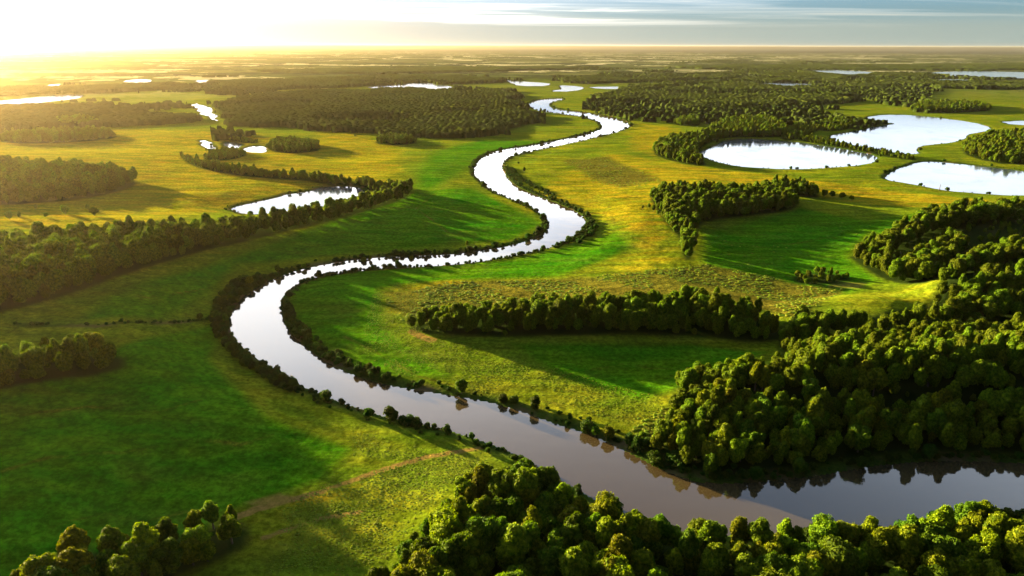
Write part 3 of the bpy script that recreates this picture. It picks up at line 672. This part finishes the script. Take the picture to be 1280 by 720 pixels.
# riverbank bushes
def bank_bushes(line, side, lo, hi, sp, rng, dens=1.0):
    seg = np.diff(line, axis=0); L = np.hypot(seg[:, 0], seg[:, 1]); cum = np.concatenate([[0], np.cumsum(L)]); out = []
    s = 0
    while s < cum[-1]:
        k = min(np.searchsorted(cum, s, 'right') - 1, len(seg) - 1); t = (s - cum[k]) / L[k]; p = line[k] + seg[k] * t; n = np.array([seg[k][1], -seg[k][0]]) / L[k] * side
        r = np.hypot(*p)
        if rng.random() < dens * float(sst(.3, .62, fbm(p[:1], p[1:], 30, 2, 4)[0]) * .75 + .35): q = p + n * rng.uniform(lo, hi); out.append((q[0], q[1]))
        s += sp * (1 if r < 500 else r / 500) * rng.uniform(.5, 1.5)
    return out
B = []
for ln, sd_ in ((bL, 1), (bR, -1)):
    t = bank_bushes(ln, sd_, .4, 2.8, 1.5, rng)
    w = water_sd(np.array([q[0] for q in t]), np.array([q[1] for q in t]))
    if np.mean(w > 0) < .5: sd_ = -sd_; t = bank_bushes(ln, sd_, .4, 2.8, 1.5, rng)
    B += [(x, y, rng.uniform(.35, 1.0) + (rng.random() < .12) * .5) for x, y in t]
    B += [(x, y, rng.uniform(.35, .8)) for x, y in bank_bushes(ln, sd_, 2.4, 6, 2.6, rng, .8)]
    B += [(x, y, rng.uniform(1.2, 1.9)) for x, y in bank_bushes(ln, sd_, 1, 3.5, 16, rng, .7)]
# thick scrub belts outside and inside the wide bend
for pts, sp, a, b in (([(262,395),(275,365),(300,350),(340,343),(310,365),(288,385),(281,405),(288,425),(305,443),(335,461),(380,490),(360,492),(310,462),(275,430)], 2.6, .8, 1.7),
                      ([(352,380),(356,399),(366,418),(384,434),(410,452),(440,466),(500,482),(500,474),(440,452),(400,430),(375,408),(362,385)], 2.4, .7, 1.3),
                      ([(444,512),(480,522),(560,538),(640,556),(650,548),(600,540),(520,522),(470,510)], 2.8, .6, 1.3),
                      ([(690,305),(730,288),(738,275),(746,280),(742,295),(715,308)], 3, .7, 1.5),
                      ([(630,210),(640,222),(700,252),(690,242),(650,222),(640,208)], 3, .6, 1.2),
                      ([(770,552),(800,568),(860,592),(850,575),(800,555)], 3, 1, 2)):
    X, Y = scatter(chaikin(gpoly(pts), 1), sp, rng); B += [(x, y, rng.uniform(a, b)) for x, y in zip(X, Y) if rng.random() < .8]
dt_ = chaikin(gpoly([(20,405),(120,408),(200,404),(262,398)]), 1, closed=False)
B += [(x, y, rng.uniform(.35, .8)) for x, y in bank_bushes(dt_, 1, -.8, .8, 2.0, rng)]
for i, (n, l, p) in enumerate(WATERS[1:5]):
    q = np.vstack([p, p[:1]]); sgn = 1 if np.sum(p[:, 0] * np.roll(p[:, 1], -1) - np.roll(p[:, 0], -1) * p[:, 1]) > 0 else -1
    B += [(x, y, rng.uniform(.25, .6) + (rng.random() < .12) * .9) for x, y in bank_bushes(q, sgn, .3, 5, 2.2, rng, .6)]
B = np.array(B); wd = water_sd(B[:, 0], B[:, 1]); B = B[wd > .3]; bz = height(B[:, 0], B[:, 1])
dist = np.hypot(B[:, 0], B[:, 1])
def bvis(i):
    u, v, c = to_px([B[i, 0], B[i, 1], bz[i] + 1]); return 0 < u < 1280 and v < 720
wp = [WOODS[k]['poly'] for k in ('riverside wood at the bottom centre', 'big wood on the right bank')]
inw = np.minimum(sd_box(wp[0], B[:, 0], B[:, 1]), sd_box(wp[1], B[:, 0], B[:, 1])) < 0
order = [i for i in np.argsort(dist / B[:, 2] ** .8) if bvis(i) and not inw[i]][:280]; oset = set(order)
def bank_of(i):
    dl = np.min(np.hypot(bL[:, 0] - B[i, 0], bL[:, 1] - B[i, 1])); dr = np.min(np.hypot(bR[:, 0] - B[i, 0], bR[:, 1] - B[i, 1])); return 'left' if dl < dr else 'right'
srcB = []; sect = {}
for i in order:
    u, v, c = to_px([B[i, 0], B[i, 1], bz[i]]); s_ = 'near' if v > 500 else ('middle' if v > 430 else 'upper'); sect.setdefault((bank_of(i), s_), []).append((u, i))
SN = {('left', 'near'): 'meadow bank below the wide bend', ('left', 'middle'): 'outer bank of the wide bend', ('left', 'upper'): 'outer bank above the wide bend',
      ('right', 'near'): 'inner bank running towards the big wood', ('right', 'middle'): 'inner bank of the wide bend', ('right', 'upper'): 'inner bank above the wide bend'}
for key, lst in sect.items():
    for q, (u, i) in enumerate(sorted(lst)):
        e_ = len(lst) - 1 - q; who = 'leftmost' if q == 0 else ('rightmost' if e_ == 0 else (ordw(q) + ' from left' if q <= e_ else ordw(e_) + ' from right'))
        v = int(rng.integers(4)); o = bpy.data.objects.new('riverside_bush', BUSHES[v]) if len(srcB) < 1 else srcB[0].copy(); o.data = BUSHES[v]; COL.objects.link(o)
        if len([b for b in srcB if b.data == BUSHES[v]]) == 0: srcB.append(o)
        s = B[i, 2]; o.location = (B[i, 0], B[i, 1], bz[i] - .1); o.scale = (s * rng.uniform(.9, 1.25), s * rng.uniform(.9, 1.25), s * rng.uniform(.85, 1.3)); o.rotation_euler = (0, 0, rng.uniform(0, 6.28))
        tn = int(rng.integers(4)); o.color = TONES[tn][1]
        sz = 'tall' if s > 1.25 else ('low' if s < .7 else 'round')
        tag(o, '%s %s bush, %s, on %s' % (sz, TONES[tn][0], who, SN[key]), 'bush', 'bushes along the ' + SN[key])
SCR = [(B[i, 0], B[i, 1], bz[i] - .1, B[i, 2] * rng.uniform(.9, 1.3), B[i, 2], int(rng.integers(len(srcB)))) for i in range(len(B)) if i not in oset]
stuff('bank_scrub', 'low dark scrub lining the river and lake shores', 'scrub', SCR, srcB)

# tussocks
tsrc = []
for k, me in enumerate(TUFTS):
    px, py = [(372, 668), (420, 640), (470, 655)][k]; g = ground_at(px, py); o = add('grass_tussock', me, loc=(g[0], g[1], g[2])); o.scale = (1.2,) * 3; tsrc.append(o)
    tag(o, ['largest grass tussock near the shadow tip of the bottom left clump', 'grass tussock just below the dirt track', 'grass tussock between the dirt track and the bottom wood'][k], 'tussock', 'grass tussocks')
# rough meadow scrub
MS = []
for pts, sp, a, b, pr in (([(480,372),(560,352),(680,350),(790,340),(880,330),(960,345),(1060,362),(1000,402),(880,370),(760,376),(600,388),(500,402)], 2.1, .8, 2.6, .85),
                          ([(700,202),(760,195),(830,225),(790,238),(740,228)], 4, 1, 2.6, .6),
                          ([(770,548),(800,525),(850,500),(850,560),(800,560)], 1.8, .9, 2.2, .8),
                          ([(880,300),(960,290),(1040,330),(950,350),(890,330)], 7, .8, 2, .4), ([(400,590),(480,540),(620,560),(560,600)], 6, .6, 1.6, .5), ([(300,230),(480,200),(480,225),(300,240)], 8, .8, 2, .4),
                          ([(1000,270),(1100,280),(1060,330)], 10, .8, 2, .5)):
    X, Y = scatter(gpoly(pts), sp, rng, .5); n = vnoise(X, Y, 13, 8); k = (n > .38) & (rng.random(len(X)) < pr) & (water_sd(X, Y) > 3)
    X, Y = X[k], Y[k]; Z = height(X, Y); MS += [(x, y, z - .1, rng.uniform(a, b), rng.uniform(a, b) * .9, int(rng.integers(len(tsrc)))) for x, y, z in zip(X, Y, Z)]
stuff('meadow_scrub', 'patches of low scrub dotted over the rough meadows', 'scrub', MS, tsrc)
TS = []
for pts, sp, a, b in (([(300,650),(420,600),(600,560),(620,590),(540,640),(450,740),(400,800),(340,740)], .8, .3, .75),
                      ([(440,540),(600,555),(560,580),(440,570)], 1.0, .3, .7), ([(470,350),(600,350),(560,400),(520,420),(620,440),(860,500),(830,540),(700,510),(500,470),(450,440)], 1.15, .3, .85)):
    X, Y = scatter(gpoly(pts), sp, rng, .5); k = (water_sd(X, Y) > 4) & (fbm(X, Y, 16, 3, 2) + .25 * np.clip(-sdist(gpoly(pts), X, Y) / 14, 0, 1) > rng.uniform(.42, .62, len(X))); X, Y = X[k], Y[k]; Z = height(X, Y)
    TS += [(x, y, z - .03, rng.uniform(a, b), rng.uniform(a, b) * .9, int(rng.integers(3))) for x, y, z in zip(X, Y, Z)]
stuff('rough_grass', 'rough tussocky grass covering the sunlit meadows', 'grass', TS, tsrc)
print('trees', len(ALL), 'rest', len(rest), 'bushes', len(B), 'scrub', len(MS), 'tufts', len(TS))

# ------------------------------------------------------------------ far forests as canopy masses
def canopy(label, poly):
    an = np.degrees(np.arctan2(poly[:, 0], poly[:, 1])); r = np.hypot(poly[:, 0], poly[:, 1])
    r0, r1 = r.min() * .98, r.max() * 1.03; a0, a1 = an.min() - .5, an.max() + .5
    ks = .0017 if r0 < 2600 else .004; ka = .07 if r0 < 2600 else .13
    rr = np.exp(np.arange(math.log(r0), math.log(r1), ks)); aa = np.radians(np.arange(a0, a1, ka)); A, RR = np.meshgrid(aa, rr)
    X = (RR * np.sin(A)).ravel(); Y = (RR * np.cos(A)).ravel(); rad = RR.ravel()
    sd = sdist(poly, X, Y) + (fbm(X, Y, 110, 4, 77) - .5) * 190 * np.clip(rad / 2500, .3, 2.5)
    sd = np.where(fbm(X, Y, 240, 3, 41) < (.45 if 'right of the upper' in label else .36), 5.0, sd)
    cs = 9.0; ix = np.floor(X / cs); iy = np.floor(Y / cs); best = np.full(len(X), 1e9); hid = np.zeros(len(X))
    for dx in (-1, 0, 1):
        for dy in (-1, 0, 1):
            jx, jy = ix + dx, iy + dy; cx = (jx + .15 + .7 * hash2(jx, jy, 1)) * cs; cy = (jy + .15 + .7 * hash2(jx, jy, 2)) * cs
            d = np.hypot(X - cx, Y - cy); m = d < best; best[m] = d[m]; hid[m] = hash2(jx, jy, 5)[m]
    Z = height(X, Y); top = 3.5 + 2.6 * hid + 3.6 * np.sqrt(np.clip(1 - (best / 5.6) ** 2, 0, 1)) + (fbm(X, Y, 60, 3, 12) - .5) * 7; sd = sd + (hid - .5) * 22
    sd = np.where(water_sd(X, Y) < 6, 5.0, sd)
    Z = Z + np.where(sd < 0, top, -1.5)
    nr, na = len(rr), len(aa); i = np.arange(nr - 1)[:, None] * na; j = np.arange(na - 1)[None, :]
    F = np.stack([i + j, i + na + j, i + na + j + 1, i + j + 1], -1).reshape(-1, 4)[:, ::-1]
    keep = (sd[F] < 0).any(1); F = F[keep]; used = np.unique(F); mp = np.zeros(len(X), int); mp[used] = np.arange(len(used)); F = mp[F]
    me = mesh_np('distant_forest', np.stack([X, Y, Z], 1)[used], F[:, ::-1] if False else F, M_CANOPY, True)
    at = me.attributes.new('cell', 'FLOAT', 'POINT'); at.data.foreach_set('value', hid[used].astype(np.float32))
    tag(add('distant_forest', me), label, 'forest', kind='stuff')
for lab, p in FPOLY: canopy(lab, p)

# post by the lake
g = ground_at(1174, 238); V = []; F = []
tube(V, F, (0, 0, -.6), (0.1, 0, 5.2), .28, .2, 8); V.append(np.array((.1, 0, 5.3)))
for k in range(8): F.append((8 + k, 8 + (k + 1) % 8, 16, 16))
bm = bmesh.new(); bv = [bm.verts.new(v) for v in V]
for f in F:
    f = list(dict.fromkeys(f)); bm.faces.new([bv[i] for i in f])
me = bpy.data.meshes.new('wooden_post'); bm.to_mesh(me); bm.free(); me.materials.append(M_BARK)
tag(add('wooden_post', me, loc=tuple(g)), 'dark wooden post standing at the near shore of the right lake', 'post')

# ------------------------------------------------------------------ haze
HAZE_D = 1.45e-5
def hazebox():
    x, y0, y1, z0, z1_ = 56000, -56000, 56000, -14, 148
    V = [(-x, y0, z0), (x, y0, z0), (x, y1, z0), (-x, y1, z0), (-x, y0, z1_), (x, y0, z1_), (x, y1, z1_), (-x, y1, z1_)]
    F = [(0, 3, 2, 1), (4, 5, 6, 7), (0, 1, 5, 4), (1, 2, 6, 5), (2, 3, 7, 6), (3, 0, 4, 7)]
    m, nt, out = mat('haze'); v = nt.nodes.new('ShaderNodeVolumePrincipled'); v.inputs['Color'].default_value = (1, .83, .50, 1); v.inputs['Density'].default_value = HAZE_D; v.inputs['Anisotropy'].default_value = .865
    nt.links.new(v.outputs[0], out.inputs['Volume'])
    tag(add('haze', mesh_np('haze', V, F, m)), 'thin golden evening haze over the plain', 'haze', kind='stuff')
hazebox()

# ------------------------------------------------------------------ light
AZ, EL = R(-52), R(7.2)
sd_v = Vector((math.sin(AZ) * math.cos(EL), math.cos(AZ) * math.cos(EL), math.sin(EL)))
sl = bpy.data.lights.new('sun', 'SUN'); sl.energy = 5; sl.angle = R(1.2); sl.color = (1, .74, .36); so = bpy.data.objects.new('sun', sl); COL.objects.link(so)
so.rotation_euler = (-sd_v).to_track_quat('-Z', 'Y').to_euler(); so.location = (0, 0, 300)
w = bpy.data.worlds.new('World'); S.world = w; w.use_nodes = True; nt = w.node_tree; nt.nodes.clear(); b = NB(nt)
out = nt.nodes.new('ShaderNodeOutputWorld'); bg = nt.nodes.new('ShaderNodeBackground'); b.l(bg.outputs[0], out.inputs[0])
sky = b.n('ShaderNodeTexSky', sky_type='NISHITA'); sky.sun_disc = False; sky.sun_elevation = EL; sky.sun_rotation = AZ; sky.air_density = 1; sky.dust_density = 1.5; sky.ozone_density = 1.5
tc = b.n('ShaderNodeTexCoord').outputs['Generated']
sp = b.n('ShaderNodeSeparateXYZ'); b.l(tc, sp.inputs[0])
lift = b.n('ShaderNodeVectorMath', operation='MAXIMUM'); b.l(tc, lift.inputs[0]); lift.inputs[1].default_value = (-2, -2, .022); b.l(lift.outputs[0], sky.inputs['Vector'])
zz = b.math('ADD', b.math('MAXIMUM', sp.outputs[2], 0), .045)
cx = b.n('ShaderNodeCombineXYZ'); b.l(b.math('DIVIDE', sp.outputs[0], zz), cx.inputs[0]); b.l(b.math('DIVIDE', sp.outputs[1], zz), cx.inputs[1])
mpc = b.n('ShaderNodeMapping'); b.l(cx.outputs[0], mpc.inputs[0]); mpc.inputs['Scale'].default_value = (.26, 1.0, 1); mpc.inputs['Rotation'].default_value = (0, 0, .2); mpc.inputs['Location'].default_value = (3.1, 1.7, 0)
streak = b.noise(mpc.outputs[0], .55, 6, .6, .6)
dt = b.n('ShaderNodeVectorMath', operation='DOT_PRODUCT'); b.l(tc, dt.inputs[0]); dt.inputs[1].default_value = sd_v
glow = b.ramp(dt.outputs['Value'], .2, 1.0, 0, 1)
def mul(f, a, c):
    m_ = b.n('ShaderNodeMix', data_type='RGBA', blend_type='MULTIPLY'); b.set(m_.inputs[0], f); b.set(m_.inputs[6], a); b.set(m_.inputs[7], c); return m_.outputs[2]
def addc(a, c):
    m_ = b.n('ShaderNodeMix', data_type='RGBA', blend_type='ADD'); m_.inputs[0].default_value = 1; b.set(m_.inputs[6], a); b.set(m_.inputs[7], c); return m_.outputs[2]
lim = b.n('ShaderNodeVectorMath', operation='MINIMUM'); b.l(sky.outputs[0], lim.inputs[0]); lim.inputs[1].default_value = (10, 9, 7)
base = addc(mul(1.0, lim.outputs[0], c4(.24, .285, .62)), c4(.23, .37, .31))          # clear air and a thin blue veil
el = sp.outputs[2]
up_ = b.ramp(el, .018, .045)
base = mul(b.math('MULTIPLY', b.math('MULTIPLY', b.ramp(streak, .54, .42), b.math('SUBTRACT', 1, glow)), up_), base, c4(.55, .70, .76))   # grey-teal cloud bases
cream = b.mix(glow, c4(1.3, 1.26, 1.08), c4(5.4, 5.1, 4.5))
base = b.mix(b.math('MULTIPLY', b.ramp(streak, .52, .64), up_), base, cream)          # sunlit streaks
mpd = b.n('ShaderNodeMapping'); b.l(cx.outputs[0], mpd.inputs[0]); mpd.inputs['Scale'].default_value = (.5, .6, 1); mpd.inputs['Location'].default_value = (7, 2, 0)
alto = b.ramp(b.noise(mpd.outputs[0], .9, 5, .55, .3), .28, .50)
band = b.math('MULTIPLY', b.ramp(el, .06, .12), b.ramp(el, .66, .34))
base = b.mix(b.math('MULTIPLY', b.math('MULTIPLY', alto, band), .95), base, b.mix(glow, c4(3.7, 4.15, 4.7), c4(8.5, 8.4, 8.4)))   # higher bright cloud sheet
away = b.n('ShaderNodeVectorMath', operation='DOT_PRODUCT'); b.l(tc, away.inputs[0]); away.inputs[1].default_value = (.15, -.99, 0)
base = mul(b.ramp(away.outputs['Value'], -.25, .35), base, c4(.15, .17, .20))            # unseen sky behind the camera darkened, added to cut the fill light
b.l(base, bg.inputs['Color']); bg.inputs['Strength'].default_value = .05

S.view_settings.view_transform = 'Standard'; S.view_settings.look = 'None'; S.view_settings.gamma = 1; S.view_settings.exposure = 3.7
S.render.engine = 'CYCLES'; S.cycles.use_denoising = True; S.cycles.max_bounces = 5; S.cycles.diffuse_bounces = 2; S.cycles.glossy_bounces = 2; S.cycles.transmission_bounces = 2
S.cycles.volume_bounces = 0; S.cycles.transparent_max_bounces = 4; S.cycles.sample_clamp_indirect = 6
